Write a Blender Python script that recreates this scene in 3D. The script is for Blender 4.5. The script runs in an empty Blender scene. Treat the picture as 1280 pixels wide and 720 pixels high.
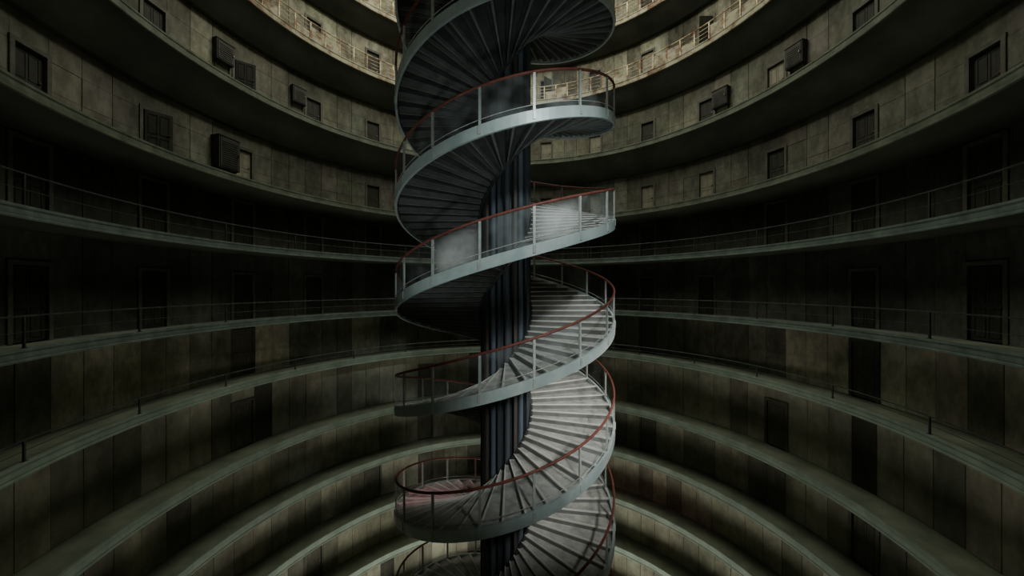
import bpy, math, random
from mathutils import Vector, Matrix
random.seed(11)
COL = bpy.context.scene.collection
R = math.radians
D = 13.0; RE = 13.0; RW = 14.4

# ---------------------------------------------------------------- mesh helper
class MB:
    def __init__(s): s.v=[]; s.f=[]; s.m=[]; s.c=[]; s.smooth=[]
    def face(s, pts, mi=0, c=(1,1,1), sm=False):
        b=len(s.v); s.v+= [tuple(p) for p in pts]; s.f.append(tuple(range(b,b+len(pts)))); s.m.append(mi); s.c.append(c); s.smooth.append(sm)
    def hexa(s, p, mi=0, c=(1,1,1)):
        b=len(s.v); s.v+=[tuple(q) for q in p]
        for f in ((3,2,1,0),(4,5,6,7),(0,1,5,4),(1,2,6,5),(2,3,7,6),(3,0,4,7)):
            s.f.append(tuple(b+i for i in f)); s.m.append(mi); s.c.append(c); s.smooth.append(False)
    def box(s, x0,x1,y0,y1,z0,z1, mi=0, c=(1,1,1), M=None):
        p=[Vector(q) for q in ((x0,y0,z0),(x1,y0,z0),(x1,y1,z0),(x0,y1,z0),(x0,y0,z1),(x1,y0,z1),(x1,y1,z1),(x0,y1,z1))]
        if M: p=[M@q for q in p]
        s.hexa(p,mi,c)
    def sweep(s, frames, mi=0, closed=False, c=(1,1,1), sm=True, caps=True):
        b=len(s.v); n=len(frames[0])
        for fr in frames: s.v+=[tuple(p) for p in fr]
        K=len(frames)
        for k in range(K if closed else K-1):
            k2=(k+1)%K
            for i in range(n):
                j=(i+1)%n
                s.f.append((b+k*n+i,b+k*n+j,b+k2*n+j,b+k2*n+i)); s.m.append(mi); s.c.append(c); s.smooth.append(sm)
        if caps and not closed:
            s.f.append(tuple(b+i for i in range(n))); s.m.append(mi); s.c.append(c); s.smooth.append(False)
            s.f.append(tuple(b+(K-1)*n+i for i in reversed(range(n)))); s.m.append(mi); s.c.append(c); s.smooth.append(False)
    def build(s, name, mats, parent=None, col=False):
        me=bpy.data.meshes.new(name); me.from_pydata(s.v,[],s.f)
        if not isinstance(mats,(list,tuple)): mats=[mats]
        for m in mats: me.materials.append(m)
        me.polygons.foreach_set('material_index', s.m); me.polygons.foreach_set('use_smooth', s.smooth)
        if col:
            a=me.color_attributes.new('Col','FLOAT_COLOR','CORNER'); i=0
            for f,c in zip(s.f,s.c):
                for _ in f: a.data[i].color=(c[0],c[1],c[2],1); i+=1
        me.update()
        o=bpy.data.objects.new(name,me); COL.objects.link(o)
        if parent: o.parent=parent
        return o
def empty(name, loc=(0,0,0), rz=0):
    o=bpy.data.objects.new(name,None); COL.objects.link(o); o.location=loc; o.rotation_euler=(0,0,rz); o.empty_display_size=.2; return o
def tag(o,label=None,cat=None,group=None,kind=None):
    if label: o['label']=label
    if cat: o['category']=cat
    if group: o['group']=group
    if kind: o['kind']=kind
    return o

# ---------------------------------------------------------------- materials
def new_mat(name):
    m=bpy.data.materials.new(name); m.use_nodes=True; nt=m.node_tree
    return m, nt, nt.nodes['Principled BSDF']
def paint(name, c1, c2, rough=.7, metal=0, scale=2.0, stretch=(1,1,1), bump=.0, spec=.3, lo=.35, hi=.65):
    m,nt,b=new_mat(name); N=nt.nodes; L=nt.links
    tc=N.new('ShaderNodeTexCoord'); mp=N.new('ShaderNodeMapping'); mp.inputs['Scale'].default_value=stretch
    n=N.new('ShaderNodeTexNoise'); n.inputs['Scale'].default_value=scale; n.inputs['Detail'].default_value=6; n.inputs['Roughness'].default_value=.65
    r=N.new('ShaderNodeValToRGB'); r.color_ramp.elements[0].position=lo; r.color_ramp.elements[1].position=hi
    r.color_ramp.elements[0].color=(*c1,1); r.color_ramp.elements[1].color=(*c2,1)
    L.new(tc.outputs['Object'],mp.inputs[0]); L.new(mp.outputs[0],n.inputs[0]); L.new(n.outputs['Fac'],r.inputs[0]); L.new(r.outputs[0],b.inputs['Base Color'])
    b.inputs['Roughness'].default_value=rough; b.inputs['Metallic'].default_value=metal; b.inputs['Specular IOR Level'].default_value=spec
    if bump:
        bp=N.new('ShaderNodeBump'); bp.inputs['Strength'].default_value=bump; bp.inputs['Distance'].default_value=.03
        L.new(n.outputs['Fac'],bp.inputs['Height']); L.new(bp.outputs[0],b.inputs['Normal'])
    return m
def wall_mat(name, big=(.5,1.25), fine=(.84,1.06), fs=2.4):
    m,nt,b=new_mat(name); N=nt.nodes; L=nt.links
    at=N.new('ShaderNodeAttribute'); at.attribute_name='Col'
    tc=N.new('ShaderNodeTexCoord')
    def noise(sc,stretch,det=8,ro=.65):
        mp=N.new('ShaderNodeMapping'); mp.inputs['Scale'].default_value=stretch
        n=N.new('ShaderNodeTexNoise'); n.inputs['Scale'].default_value=sc; n.inputs['Detail'].default_value=det; n.inputs['Roughness'].default_value=ro
        L.new(tc.outputs['Object'],mp.inputs[0]); L.new(mp.outputs[0],n.inputs[0]); return n
    def mr(n,a,b_,c,d):
        r=N.new('ShaderNodeMapRange'); r.inputs[1].default_value=a; r.inputs[2].default_value=b_; r.inputs[3].default_value=c; r.inputs[4].default_value=d
        L.new(n.outputs['Fac'],r.inputs[0]); return r
    n1=noise(1.0,(1.6,1.6,.4)); n2=noise(.30,(1,1,1),6,.6); n3=noise(fs,(1.4,1.4,.7),10,.7)
    r1=mr(n1,.3,.7,.78,1.12); r2=mr(n2,.38,.62,*big); r3=mr(n3,.42,.56,*fine)
    mu=N.new('ShaderNodeMath'); mu.operation='MULTIPLY'; L.new(r1.outputs[0],mu.inputs[0]); L.new(r2.outputs[0],mu.inputs[1])
    m2=N.new('ShaderNodeMath'); m2.operation='MULTIPLY'; L.new(mu.outputs[0],m2.inputs[0]); L.new(r3.outputs[0],m2.inputs[1])
    vm=N.new('ShaderNodeVectorMath'); vm.operation='SCALE'; L.new(at.outputs['Color'],vm.inputs[0]); L.new(m2.outputs[0],vm.inputs['Scale'])
    L.new(vm.outputs[0],b.inputs['Base Color']); b.inputs['Roughness'].default_value=.85; b.inputs['Specular IOR Level'].default_value=.2
    bp=N.new('ShaderNodeBump'); bp.inputs['Strength'].default_value=.12; bp.inputs['Distance'].default_value=.03
    L.new(n3.outputs['Fac'],bp.inputs['Height']); L.new(bp.outputs[0],b.inputs['Normal'])
    return m
def glass_mat(name, tint, f0, f1, lo=.35, hi=.62, sc=1.0):
    m=bpy.data.materials.new(name); m.use_nodes=True; nt=m.node_tree; N=nt.nodes; L=nt.links
    N.remove(N['Principled BSDF']); out=N['Material Output']
    t=N.new('ShaderNodeBsdfTransparent'); d=N.new('ShaderNodeBsdfDiffuse'); d.inputs[0].default_value=(*tint,1)
    tc=N.new('ShaderNodeTexCoord')
    n=N.new('ShaderNodeTexNoise'); n.inputs['Scale'].default_value=sc; n.inputs['Detail'].default_value=2
    L.new(tc.outputs['Object'],n.inputs[0])
    mr=N.new('ShaderNodeMapRange'); mr.interpolation_type='SMOOTHSTEP'; mr.inputs[1].default_value=lo; mr.inputs[2].default_value=hi; mr.inputs[3].default_value=f0; mr.inputs[4].default_value=f1
    mx=N.new('ShaderNodeMixShader'); L.new(n.outputs['Fac'],mr.inputs[0]); L.new(mr.outputs[0],mx.inputs[0]); L.new(t.outputs[0],mx.inputs[1]); L.new(d.outputs[0],mx.inputs[2])
    L.new(mx.outputs[0],out.inputs[0]); return m
def frost_mat(name, tint):
    m=bpy.data.materials.new(name); m.use_nodes=True; nt=m.node_tree; N=nt.nodes; L=nt.links
    N.remove(N['Principled BSDF']); out=N['Material Output']
    t=N.new('ShaderNodeBsdfTransparent'); d=N.new('ShaderNodeBsdfDiffuse'); d.inputs[0].default_value=(*tint,1)
    at=N.new('ShaderNodeAttribute'); at.attribute_name='Frost'
    tc=N.new('ShaderNodeTexCoord'); n=N.new('ShaderNodeTexNoise'); n.inputs['Scale'].default_value=2.2; n.inputs['Detail'].default_value=3
    L.new(tc.outputs['Object'],n.inputs[0])
    mr=N.new('ShaderNodeMapRange'); mr.inputs[1].default_value=.3; mr.inputs[2].default_value=.65; mr.inputs[3].default_value=.6; mr.inputs[4].default_value=1
    L.new(n.outputs['Fac'],mr.inputs[0])
    mu=N.new('ShaderNodeMath'); mu.operation='MULTIPLY'; L.new(at.outputs['Fac'],mu.inputs[0]); L.new(mr.outputs[0],mu.inputs[1])
    mx=N.new('ShaderNodeMixShader'); L.new(mu.outputs[0],mx.inputs[0]); L.new(t.outputs[0],mx.inputs[1]); L.new(d.outputs[0],mx.inputs[2])
    L.new(mx.outputs[0],out.inputs[0]); return m

M_wall=wall_mat('weathered_wall_panels',(.6,1.2),(.76,1.06))
M_walll=wall_mat('smooth_lower_wall_panels',(.55,1.2),(.88,1.04))
M_wallt=wall_mat('peeling_top_wall',(.5,1.15),(.6,1.08),1.7)
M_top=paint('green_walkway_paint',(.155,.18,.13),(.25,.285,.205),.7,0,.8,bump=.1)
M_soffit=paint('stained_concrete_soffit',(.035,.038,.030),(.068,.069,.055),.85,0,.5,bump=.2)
M_fascia=paint('green_fascia_paint',(.19,.245,.20),(.29,.36,.295),.55,0,1.2)
M_fascia_d=paint('dull_green_fascia_paint',(.11,.15,.125),(.20,.26,.22),.55,0,1.8)
M_fascia_hi=paint('worn_yellow_green_fascia',(.09,.11,.08),(.19,.22,.16),.6,0,1.8)
M_fascia_top=paint('rusty_ledge_edge',(.17,.10,.055),(.44,.42,.30),.7,0,1.6,lo=.38,hi=.56)
M_rail=paint('dark_rail_steel',(.05,.065,.06),(.10,.12,.11),.45,.4,3)
M_raily=paint('rusty_yellow_rail',(.20,.09,.04),(.62,.55,.34),.5,.2,1.5,lo=.42,hi=.58)
M_str=paint('pale_mint_grey_stringer',(.46,.57,.56),(.66,.75,.73),.4,.1,1.5)
M_hand=paint('red_brown_handrail',(.20,.06,.045),(.30,.11,.08),.45,0,4)
M_bal=paint('pale_baluster_steel',(.5,.54,.51),(.68,.72,.68),.4,.2,5)
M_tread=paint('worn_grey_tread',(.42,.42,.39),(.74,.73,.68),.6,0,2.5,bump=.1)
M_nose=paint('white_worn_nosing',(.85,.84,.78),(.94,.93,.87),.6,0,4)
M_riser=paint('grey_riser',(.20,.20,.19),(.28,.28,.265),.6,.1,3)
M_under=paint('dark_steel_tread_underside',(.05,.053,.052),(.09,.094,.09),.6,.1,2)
M_rib=paint('grey_tread_rib',(.17,.18,.17),(.26,.27,.26),.6,.1,2)
M_col=paint('dark_column_steel',(.055,.064,.075),(.10,.115,.13),.6,.1,1,stretch=(1,1,.2))
M_colb=paint('blue_grey_column_pipe',(.085,.11,.135),(.135,.165,.195),.6,.1,1,stretch=(1,1,.2))
M_colbr=paint('brown_column_strip',(.07,.062,.055),(.12,.108,.095),.6,.1,1,stretch=(1,1,.2))
M_dark=paint('dark_door_wood',(.035,.036,.029),(.065,.065,.052),.7,0,3,stretch=(3,3,.5))
M_dark2=paint('brown_grey_door',(.10,.097,.077),(.17,.165,.13),.7,0,3,stretch=(3,3,.5))
M_pale=paint('pale_cream_door',(.22,.21,.155),(.33,.315,.235),.6,0,2)
M_frame=paint('door_frame_paint',(.08,.078,.06),(.15,.147,.115),.6,0,3)
M_brass=paint('door_handle_brass',(.2,.18,.1),(.3,.26,.15),.4,.9,5)
M_box=paint('dark_cabinet_steel',(.035,.037,.032),(.07,.07,.057),.6,.2,3)
M_floor=paint('damp_concrete_floor',(.10,.095,.075),(.2,.19,.15),.7,0,.7,bump=.2)
M_glass=glass_mat('rail_glass',(.75,.82,.82),.03,.16,.42,.68,1.1)
M_frost=frost_mat('frosted_glass',(.93,.95,.93))

# ---------------------------------------------------------------- galleries + walls
def P(a,r,z): return Vector((r*math.sin(R(a)), r*math.cos(R(a)), z))
SEG=180
def ring(name, prof, mat, parent):
    mb=MB(); fr=[[P(360*k/SEG, r, z) for (r,z) in prof] for k in range(SEG)]
    mb.sweep(fr, closed=True, sm=False); return mb.build(name,mat,parent)
def tube_ring(name, r, z, rad, mat, parent):
    mb=MB(); fr=[[P(360*k/SEG, r+rad*math.cos(t), z+rad*math.sin(t)) for t in [2*math.pi*i/8 for i in range(8)]] for k in range(SEG)]
    mb.sweep(fr, closed=True, sm=True); return mb.build(name,mat,parent)
all_doors=sorted([s*(11.25+15*k) for k in range(7) for s in (-1,1)])
LV=[(-21.2,'j'),(-17.9,'i'),(-14.6,'h'),(-11.35,'g'),(-8.15,'f'),(-4.5,'e'),(-1.6,'d'),(2.05,'a'),(5.2,'b'),(9.6,'c'),(14.1,'t'),(18.4,'u'),(23.0,'roof')]
labels={'j':'lowest curved green gallery just above the well floor',
'i':'deep curved green gallery low in the well, second from the bottom',
'h':'curved green gallery low in the well, third from the bottom',
'g':'curved green gallery below the stair midpoint, fourth from the bottom',
'f':'wide curved green gallery leaving the bottom corners of the view, fifth from bottom',
'e':'green edged gallery with low rail, first below the dark gallery at eye level',
'd':'dark thin gallery with double rail just below eye level',
'a':'pale green edged gallery with rail just above eye level, nearly flat curve',
'b':'unrailed gallery with dark soffit, second above eye level',
'c':'unrailed gallery with deep brown soffit, third above eye level',
't':'lit gallery with rusty yellow rails near the top of the well',
'u':'topmost gallery ring above the other rusty railed one'}
rails={'e':(.6,M_rail,2),'d':(.88,M_rail,2),'a':(.88,M_rail,2),'t':(1.0,M_raily,4),'u':(1.0,M_raily,4)}
DROP={'b':.4,'c':1.35,'t':1.2,'u':.9,'roof':.5}
def jit(c,s):
    k=1+random.uniform(-s,s); return tuple(max(0,x*k*(1+random.uniform(-.03,.03))) for x in c)
dn=0
for li in range(len(LV)-1):
    h,key=LV[li]; h2,key2=LV[li+1]
    up = key in 'bctu'
    HALF = 1.9 if up else 2.1
    drop=DROP.get(key,.08)
    fh = .36 if key in 'fghij' else (.32 if key=='e' else .28)
    g=empty('gallery',(0,0,h)); tag(g,labels[key],'gallery')
    RS=RW+.14
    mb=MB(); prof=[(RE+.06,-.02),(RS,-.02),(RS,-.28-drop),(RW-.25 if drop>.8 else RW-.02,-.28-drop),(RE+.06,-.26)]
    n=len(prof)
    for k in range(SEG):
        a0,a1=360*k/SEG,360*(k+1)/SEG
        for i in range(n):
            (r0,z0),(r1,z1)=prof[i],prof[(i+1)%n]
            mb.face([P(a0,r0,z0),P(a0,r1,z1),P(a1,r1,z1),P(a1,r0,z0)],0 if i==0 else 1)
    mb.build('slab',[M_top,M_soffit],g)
    fm=(M_fascia_d if key in 'ad' else M_fascia) if not up else (M_fascia_top if key in 'tu' else M_fascia_hi)
    ring('fascia',[(RE,.06),(RE+.1,.06),(RE+.1,-fh),(RE,-fh),(RE,-fh+.05),(RE+.03,-fh+.07),(RE+.03,-.02),(RE,0)],fm,g)
    if key in rails:
        rh,rm,nr=rails[key]
        tube_ring('handrail',RE+.06,rh,.024 if nr<4 else .035,rm,g)
        for q in range(1,nr): tube_ring('mid_rail',RE+.06,.06+(rh-.06)*q/nr,.010 if nr<4 else .016,rm,g)
        a=-123.75; st_=3.75 if key in 'tu' else 15
        while a<=123.8:
            mb=MB(); p=P(a,RE+.06,0)
            Mx=Matrix.Translation(p)@Matrix.Rotation(-R(a),4,'Z')
            w_=.022 if nr<4 else .035
            mb.box(-w_,w_,-.022,.022,.0,rh,M=Mx); mb.box(-.05,.05,-.04,.04,.055,.075,M=Mx)
            mb.build('post',rm,g); a+=st_
        if key in 'tu':      # sparse sheet infill left between some posts
            a=-120
            while a<120:
                if random.random()<.35:
                    mb=MB(); a0=a+.3; a1=a+3.45; zt_=random.uniform(.45,.85)
                    mb.hexa([P(a0,RE+.05,.09),P(a1,RE+.05,.09),P(a1,RE+.065,.09),P(a0,RE+.065,.09),P(a0,RE+.05,zt_),P(a1,RE+.05,zt_*random.uniform(.8,1)),P(a1,RE+.065,zt_*.9),P(a0,RE+.065,zt_)])
                    mb.build('infill_sheet',M_fascia_top,g)
                a+=3.75
    # ---- wall
    hd=(2.3 if key in 'tu' else 1.95) if up else 2.35
    wb=MB()
    ztop=h2-.285-DROP.get(key2,.08)
    z0=h
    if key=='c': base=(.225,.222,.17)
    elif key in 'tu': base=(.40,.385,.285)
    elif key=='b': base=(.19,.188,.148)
    elif key=='a': base=(.09,.093,.08)  # shade of the unlit middle levels put into the wall colour
    elif key=='d': base=(.115,.117,.10)  # also darkened to stand in for mid-level shade
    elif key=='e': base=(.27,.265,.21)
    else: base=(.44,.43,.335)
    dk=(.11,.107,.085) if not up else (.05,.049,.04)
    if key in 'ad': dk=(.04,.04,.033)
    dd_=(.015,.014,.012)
    edges=[]
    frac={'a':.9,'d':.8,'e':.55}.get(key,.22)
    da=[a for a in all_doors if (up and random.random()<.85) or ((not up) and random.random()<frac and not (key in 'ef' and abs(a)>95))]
    if len(da)<2: da=all_doors[2:12:3]
    for i,a in enumerate(da):
        nxt=da[i+1] if i+1<len(da) else da[0]+360
        edges.append((a+HALF,nxt-HALF))
        l,r=a-HALF,a+HALF
        zt=min(h+hd,ztop)
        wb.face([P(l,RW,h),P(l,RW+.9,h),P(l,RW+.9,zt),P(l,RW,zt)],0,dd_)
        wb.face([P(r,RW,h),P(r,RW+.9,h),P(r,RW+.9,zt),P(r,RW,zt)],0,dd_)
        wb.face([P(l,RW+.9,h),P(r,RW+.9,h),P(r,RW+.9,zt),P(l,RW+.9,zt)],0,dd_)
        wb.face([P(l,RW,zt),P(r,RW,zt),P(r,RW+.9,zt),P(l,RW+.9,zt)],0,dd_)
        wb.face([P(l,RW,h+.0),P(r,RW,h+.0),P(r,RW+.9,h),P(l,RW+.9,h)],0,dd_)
        if ztop>zt:
            l2,r2=l-.06,r+.06
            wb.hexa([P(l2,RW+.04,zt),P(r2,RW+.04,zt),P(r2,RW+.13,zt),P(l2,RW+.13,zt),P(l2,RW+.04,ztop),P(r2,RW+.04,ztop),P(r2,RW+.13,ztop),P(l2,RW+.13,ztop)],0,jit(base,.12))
    for (l,r) in edges:
        w=r-l; n=max(1,round(w/(3.5 if up else 3.7)))
        m=max(1,round(w/2))
        for i in range(m):
            a0=l+w*i/m; a1=l+w*(i+1)/m
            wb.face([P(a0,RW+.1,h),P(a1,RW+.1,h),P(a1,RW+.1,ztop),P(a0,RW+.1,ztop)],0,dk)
        for i in range(n):
            a0=l+w*i/n+.045; a1=l+w*(i+1)/n-.045
            rows = (1 if key in 'tu' else 3) if up else 1
            H=ztop-z0
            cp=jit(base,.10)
            am=(a0+a1)/2
            if am>180: am-=360
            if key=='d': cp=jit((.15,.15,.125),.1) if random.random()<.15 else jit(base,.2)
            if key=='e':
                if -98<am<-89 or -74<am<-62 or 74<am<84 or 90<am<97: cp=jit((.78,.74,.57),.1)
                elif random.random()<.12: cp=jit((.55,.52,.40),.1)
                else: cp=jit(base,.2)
            if key in 'fghij':
                q=random.random()
                if q<.04: cp=(.10,.098,.08)
                elif q<.22: cp=jit((.28,.275,.215),.15)
            if key=='a' and random.random()<.15: cp=(.13,.13,.11)
            if key in 'bc' and random.random()<.10: cp=tuple(x*1.5 for x in base)
            if key in 'tu' and random.random()<.25: cp=tuple(x*.5 for x in base)
            for q in range(rows):
                za=z0+H*q/rows+(.012 if q else 0); zb=z0+H*(q+1)/rows
                c=jit(cp,.08) if rows>1 else cp
                rr=RW+.03+random.uniform(0,.015)
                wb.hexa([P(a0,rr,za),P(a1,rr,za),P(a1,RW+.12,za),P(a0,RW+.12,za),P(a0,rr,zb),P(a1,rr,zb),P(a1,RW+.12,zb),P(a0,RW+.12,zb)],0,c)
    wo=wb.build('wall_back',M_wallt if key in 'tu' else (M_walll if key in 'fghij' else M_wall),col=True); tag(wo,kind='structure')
    # ---- doors
    W=RW*math.sin(R(HALF))
    for a in da:
        dn+=1
        t=empty('door_%d'%dn,P(a,RW,h),-R(a)); tag(t,kind='structure')
        fb=MB()
        fb.box(-W-.05,-W+.07,-.02,.12,0,hd+.05); fb.box(W-.07,W+.05,-.02,.12,0,hd+.05); fb.box(-W+.07,W-.07,-.02,.12,hd-.08,hd+.05)
        fb.build('door_frame',M_frame,t)
        rnd=random.random()
        if up: mode='open' if rnd<.15 else ('pale' if rnd<.45 else 'shut')
        else: mode='shut'
        lb=MB(); lw=2*W-.16; lh=hd-.1
        lb.box(0,lw,0,.05,.02,lh)
        for (u0,u1) in ((.12,.46),(.54,.88)):
            for (v0,v1) in ((.06,.45),(.52,.94)):
                for (xa,xb,za,zb) in ((u0,u1,v0,v0+.015),(u0,u1,v1-.015,v1),(u0,u0+.03,v0,v1),(u1-.03,u1,v0,v1)):
                    lb.box(lw*xa,lw*xb,-.015,0,lh*za,lh*zb)
        leaf=lb.build('door_leaf',M_pale if mode=='pale' else (M_dark if (up or key in 'ad') else M_dark2),t)
        if mode=='open':
            if a<0:
                leaf.location=(-W+.08,-.06,0); leaf.rotation_euler=(0,0,-R(random.uniform(30,60)))
            else:
                leaf.location=(W-.08,-.06,0); leaf.rotation_euler=(0,0,-R(180)+R(random.uniform(30,60)))
        else: leaf.location=(-W+.08,.06 if not up else .10,0)
        hb=MB(); hb.box(lw-.14,lw-.06,-.05,-.02,1.0,1.03); hb.box(lw-.1,lw-.07,-.03,0,.97,1.06); hb.build('handle',M_brass,leaf)

# boxy cabinets projecting from the upper walls
def cabinet(a,z,w,hh,dep,label):
    t=empty('wall_cabinet',P(a,RW+.02,z),-R(a)); tag(t,label,'cabinet')
    b=MB(); b.box(-w/2,w/2,-dep,0,0,hh); b.box(-w/2-.03,w/2+.03,-dep-.03,.0,hh,hh+.03); b.build('body',M_box,t)
    d=MB(); d.box(-w/2+.05,w/2-.05,-dep-.03,-dep,.06,hh-.06)
    k=.14
    while k<hh-.2:
        d.box(-w/2+.12,w/2-.12,-dep-.05,-dep-.03,k,k+.03); k+=.1
    dd=d.build('louvred_door',M_box,t)
    kb=MB(); kb.box(w/2-.11,w/2-.08,-dep-.09,-dep-.03,hh*.45,hh*.55); kb.build('handle',M_brass,dd)
    br=MB()
    for sx in (-w/2+.06,w/2-.1): br.box(sx,sx+.04,-dep*.8,0,-.05,0); br.box(sx,sx+.04,-.05,0,-.3,-.05)
    br.build('bracket',M_box,t)
cabinet(-75.2,10.9,.8,.95,.25,'dark boxy louvred cabinet high on the left wall, nearer the left picture edge')
cabinet(-60.0,10.8,.75,.9,.25,'dark boxy louvred cabinet high on the left wall, nearer the stair')
cabinet(60.0,10.6,.85,1.0,.35,'dark boxy louvred cabinet high on the right wall, nearer the stair')
cabinet(75.4,10.7,.8,1.0,.3,'dark boxy louvred cabinet high on the right wall, farther from the stair')
cabinet(-75.2,5.7,.95,1.5,.5,'larger dark louvred cabinet one tier lower on the left wall, below the high ones')

mb=MB(); mb.face([P(360*k/90,RW+1,-24.4) for k in range(90)][::-1]); tag(mb.build('floor',M_floor),kind='structure')
wb=MB()
for k in range(90):
    wb.face([P(4*k,RW,-24.4),P(4*k+4,RW,-24.4),P(4*k+4,RW,-21.62),P(4*k,RW,-21.62)],0,jit((.34,.31,.22),.2))
tag(wb.build('wall_back',M_wall,col=True),kind='structure')

# ---------------------------------------------------------------- staircase (double helix)
SX=-.12; RO=3.92; RI=.98; PT=7.1; ZF=.85
ZB,ZT=-24.2,16.5
ZO=24.4; STEP=9
def H(phi,fl):
    return ZF+PT*(phi+90)/360+fl*PT/2
def Q(phi,r,z): return Vector((r*math.cos(R(phi)), r*math.sin(R(phi)), z))
st=empty('spiral_staircase',(SX,0,-ZO))
tag(st,'tall grey double spiral staircase with red handrails winding up a dark central column','staircase')
def prange(fl,step,off=0):
    lo=-90+360*(ZB-ZF-fl*PT/2)/PT; hi=-90+360*(ZT-ZF-fl*PT/2)/PT
    i0=math.ceil((lo-off)/step); i1=math.floor((hi-off)/step)
    return [off+i*step for i in range(i0,i1+1)]
SR=PT*STEP/360
def add_tread(mb,phi,z):
    a0,a1=phi,phi+STEP+.5
    t=.045
    def wedge(r0,r1,b0,b1,za,zb,mi):
        mb.hexa([Q(b0,r0,za),Q(b0,r1,za),Q(b1,r1,za),Q(b1,r0,za),Q(b0,r0,zb),Q(b0,r1,zb),Q(b1,r1,zb),Q(b1,r0,zb)],mi)
    z+=ZO
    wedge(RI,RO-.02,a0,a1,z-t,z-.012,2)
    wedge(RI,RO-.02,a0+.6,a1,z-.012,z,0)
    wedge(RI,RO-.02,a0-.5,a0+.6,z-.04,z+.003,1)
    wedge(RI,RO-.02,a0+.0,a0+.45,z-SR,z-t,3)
    wedge(RI+.02,RO-.04,a0+3.8,a0+5.0,z-.17,z-t,4)     # stiffening rib below the plate
TM=[M_tread,M_nose,M_under,M_riser,M_rib]
rest=MB(); brest=MB(); nt_=0; nb_=0
for fl in (0,1):
    for phi in prange(fl,STEP):
        z=H(phi+STEP/2,fl)
        if abs(z+.1)<4.4 and nt_<100:
            mb=MB(); add_tread(mb,phi,z); mb.build('tread',TM,st); nt_+=1
        else: add_tread(rest,phi,z)
    ph=prange(fl,3)
    def helix(name,prof,mat,sm=False):
        mb=MB(); mb.sweep([[Q(p,r,H(p,fl)+dz+ZO) for (r,dz) in prof] for p in ph],sm=sm); return mb.build(name,mat,st)
    helix('outer_stringer',[(RO-.03,-.23),(RO+.05,-.23),(RO+.05,.09),(RO-.03,.09)],M_str)
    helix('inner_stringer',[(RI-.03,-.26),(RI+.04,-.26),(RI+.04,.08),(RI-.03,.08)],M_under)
    circ=lambda r0,z0,rad:[(r0+rad*math.cos(2*math.pi*i/8),z0+rad*math.sin(2*math.pi*i/8)) for i in range(8)]
    helix('handrail',circ(RO+.01,1.12,.040),M_hand,True)
    helix('lower_rail',circ(RO+.01,.24,.010),M_bal,True)
    bs=360/17
    for j,phi in enumerate(prange(fl,bs,-99)):
        z=H(phi,fl)
        tgt = MB() if (abs(z+.1)<9.8 and nb_<99) else brest
        Mx=Matrix.Translation(Q(phi,RO+.01,z+ZO))@Matrix.Rotation(R(phi),4,'Z')
        tgt.box(-.025,.025,-.034,.034,-.02,1.1,M=Mx); tgt.box(.04,.06,-.04,.04,-.16,.06,M=Mx)
        if tgt is not brest: tgt.build('baluster',M_bal,st); nb_+=1
        if abs(z)<8.5:
            b=phi+90
            cloudy = fl==0 and (abs(b+30.2)<2 or abs(b-12.2)<2)
            n,mz=(14,8) if cloudy else (6,1)
            gm=MB(); fv=[]
            for i in range(n):
                for k in range(mz):
                    q=[]
                    for (ii,kk) in ((i,k),(i+1,k),(i+1,k+1),(i,k+1)):
                        u=ii/n; v=kk/mz
                        p=phi+.3+(bs-.6)*u
                        q.append(Q(p,RO+.01,H(p,fl)+.10+.98*v+ZO))
                        e=max(0,1-(abs(u-.5)/.56)**2.2)*max(0,1-(abs(v-.36)/.64)**2)
                        fv.append(.05+.62*e)
                    gm.face(q,sm=True)
            go=gm.build('glass_panel',M_frost if cloudy else M_glass,st)
            if cloudy:
                at=go.data.attributes.new('Frost','FLOAT','POINT')
                for i_,x in enumerate(fv): at.data[i_].value=x
o=rest.build('tread',TM,st); tag(o,kind='stuff')
o=brest.build('baluster',M_bal,st); tag(o,kind='stuff')
cb=MB(); n=24
cb.sweep([[Q(360*i/n,.70,z) for i in range(n)] for z in (0,46)],sm=False); col=cb.build('column',M_col,st)
for k in range(20):
    a=360*k/20+5
    if k%2==0:
        mb=MB(); Mx=Matrix.Rotation(R(a),4,'Z')
        mb.box(.68,.92,-.03,.03,0,46,M=Mx); mb.box(.90,.945,-.06,.06,0,46,M=Mx); mb.build('flange',M_colbr if k%4==0 else M_col,col)
    else:
        mb=MB(); c0=Q(a,.82,0)
        mb.sweep([[Vector((c0.x+.10*math.cos(t),c0.y+.10*math.sin(t),z)) for t in [2*math.pi*i/12 for i in range(12)]] for z in (0,46)]); mb.build('pipe',M_colb if k%4==1 else M_col,col)

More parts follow.
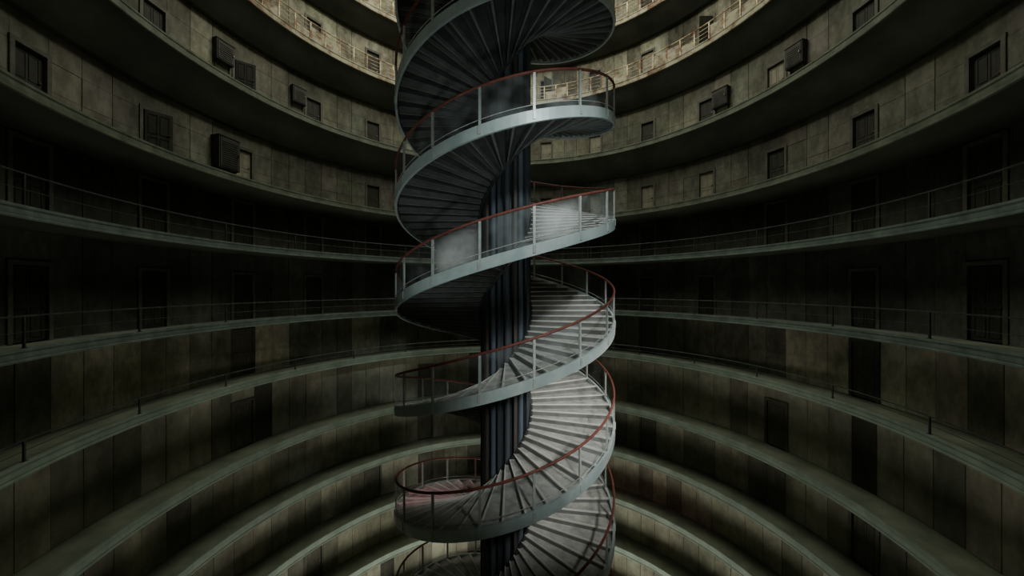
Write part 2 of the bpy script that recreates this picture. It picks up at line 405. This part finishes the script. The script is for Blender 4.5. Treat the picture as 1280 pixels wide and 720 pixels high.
# ---------------------------------------------------------------- lights
def area(name,loc,rot,size,e,c,spread=180):
    l=bpy.data.lights.new(name,'AREA'); l.shape='DISK'; l.size=size; l.energy=e; l.color=c; l.spread=R(spread)
    o=bpy.data.objects.new(name,l); COL.objects.link(o); o.location=loc; o.rotation_euler=rot; return o
def spot(name,loc,target,e,c,ang,size=.3,blend=.6):
    l=bpy.data.lights.new(name,'SPOT'); l.energy=e; l.color=c; l.spot_size=R(ang); l.spot_blend=blend; l.shadow_soft_size=size
    o=bpy.data.objects.new(name,l); COL.objects.link(o); o.location=loc
    o.rotation_euler=(Vector(target)-Vector(loc)).to_track_quat('-Z','Y').to_euler(); return o
area('skylight',(0,5,24),(0,0,0),13,2700,(1,.99,.84))
area('floor_glow',(0,4,-24),(math.pi,0,0),14,2000,(1,.99,.84))
spot('stair_fill_spot',(5,-11.8,8.5),(.2,0,.2),2700,(.90,1,.99),40,.6,.8)  # unseen spots added around the well to brighten the stair
spot('stair_fill_spot',(3.5,-12.0,1.5),(.6,0,-5.2),1500,(.94,1,.97),36,.5,.8)
spot('stair_fill_spot',(7,-10.6,2.5),(2.6,.5,-6.5),2300,(.98,1,.95),30,.5,.7)
spot('stair_fill_spot',(-4,-12.2,-5.0),(0,0,5.5),1100,(.88,1,.98),42,.6,.8)
spot('stair_fill_spot',(4,-12.2,-2.0),(.5,0,7.5),800,(.88,1,.98),36,.6,.8)
spot('stair_fill_spot',(11,-5,3.5),(2,1,-4.5),2600,(1,1,.94),36,.5,.8)
spot('stair_fill_spot',(-10,-4,-3),(-2.2,1.6,-8.4),800,(1,.38,.44),22,.3)  # added pink spot that tints the rear left treads
spot('wall_spot',(-9,-3,-6.4),(-13.2,5.2,-2.9),170,(1,.96,.80),50,.5,1)  # spots in the open well aimed at the side walls
spot('wall_spot',(9,-3,-6.4),(13.2,5.2,-2.9),160,(1,.96,.80),50,.5,1)
w=bpy.data.worlds.new('World'); bpy.context.scene.world=w; w.use_nodes=True
w.node_tree.nodes['Background'].inputs[0].default_value=(.52,.60,.54,1); w.node_tree.nodes['Background'].inputs[1].default_value=.10

cam=bpy.data.cameras.new('Camera'); co=bpy.data.objects.new('Camera',cam); COL.objects.link(co)
co.location=(.12,-D,0); co.rotation_euler=(R(90),0,0); cam.sensor_width=36; cam.lens=36*430/1280; cam.clip_start=.05
bpy.context.scene.camera=co
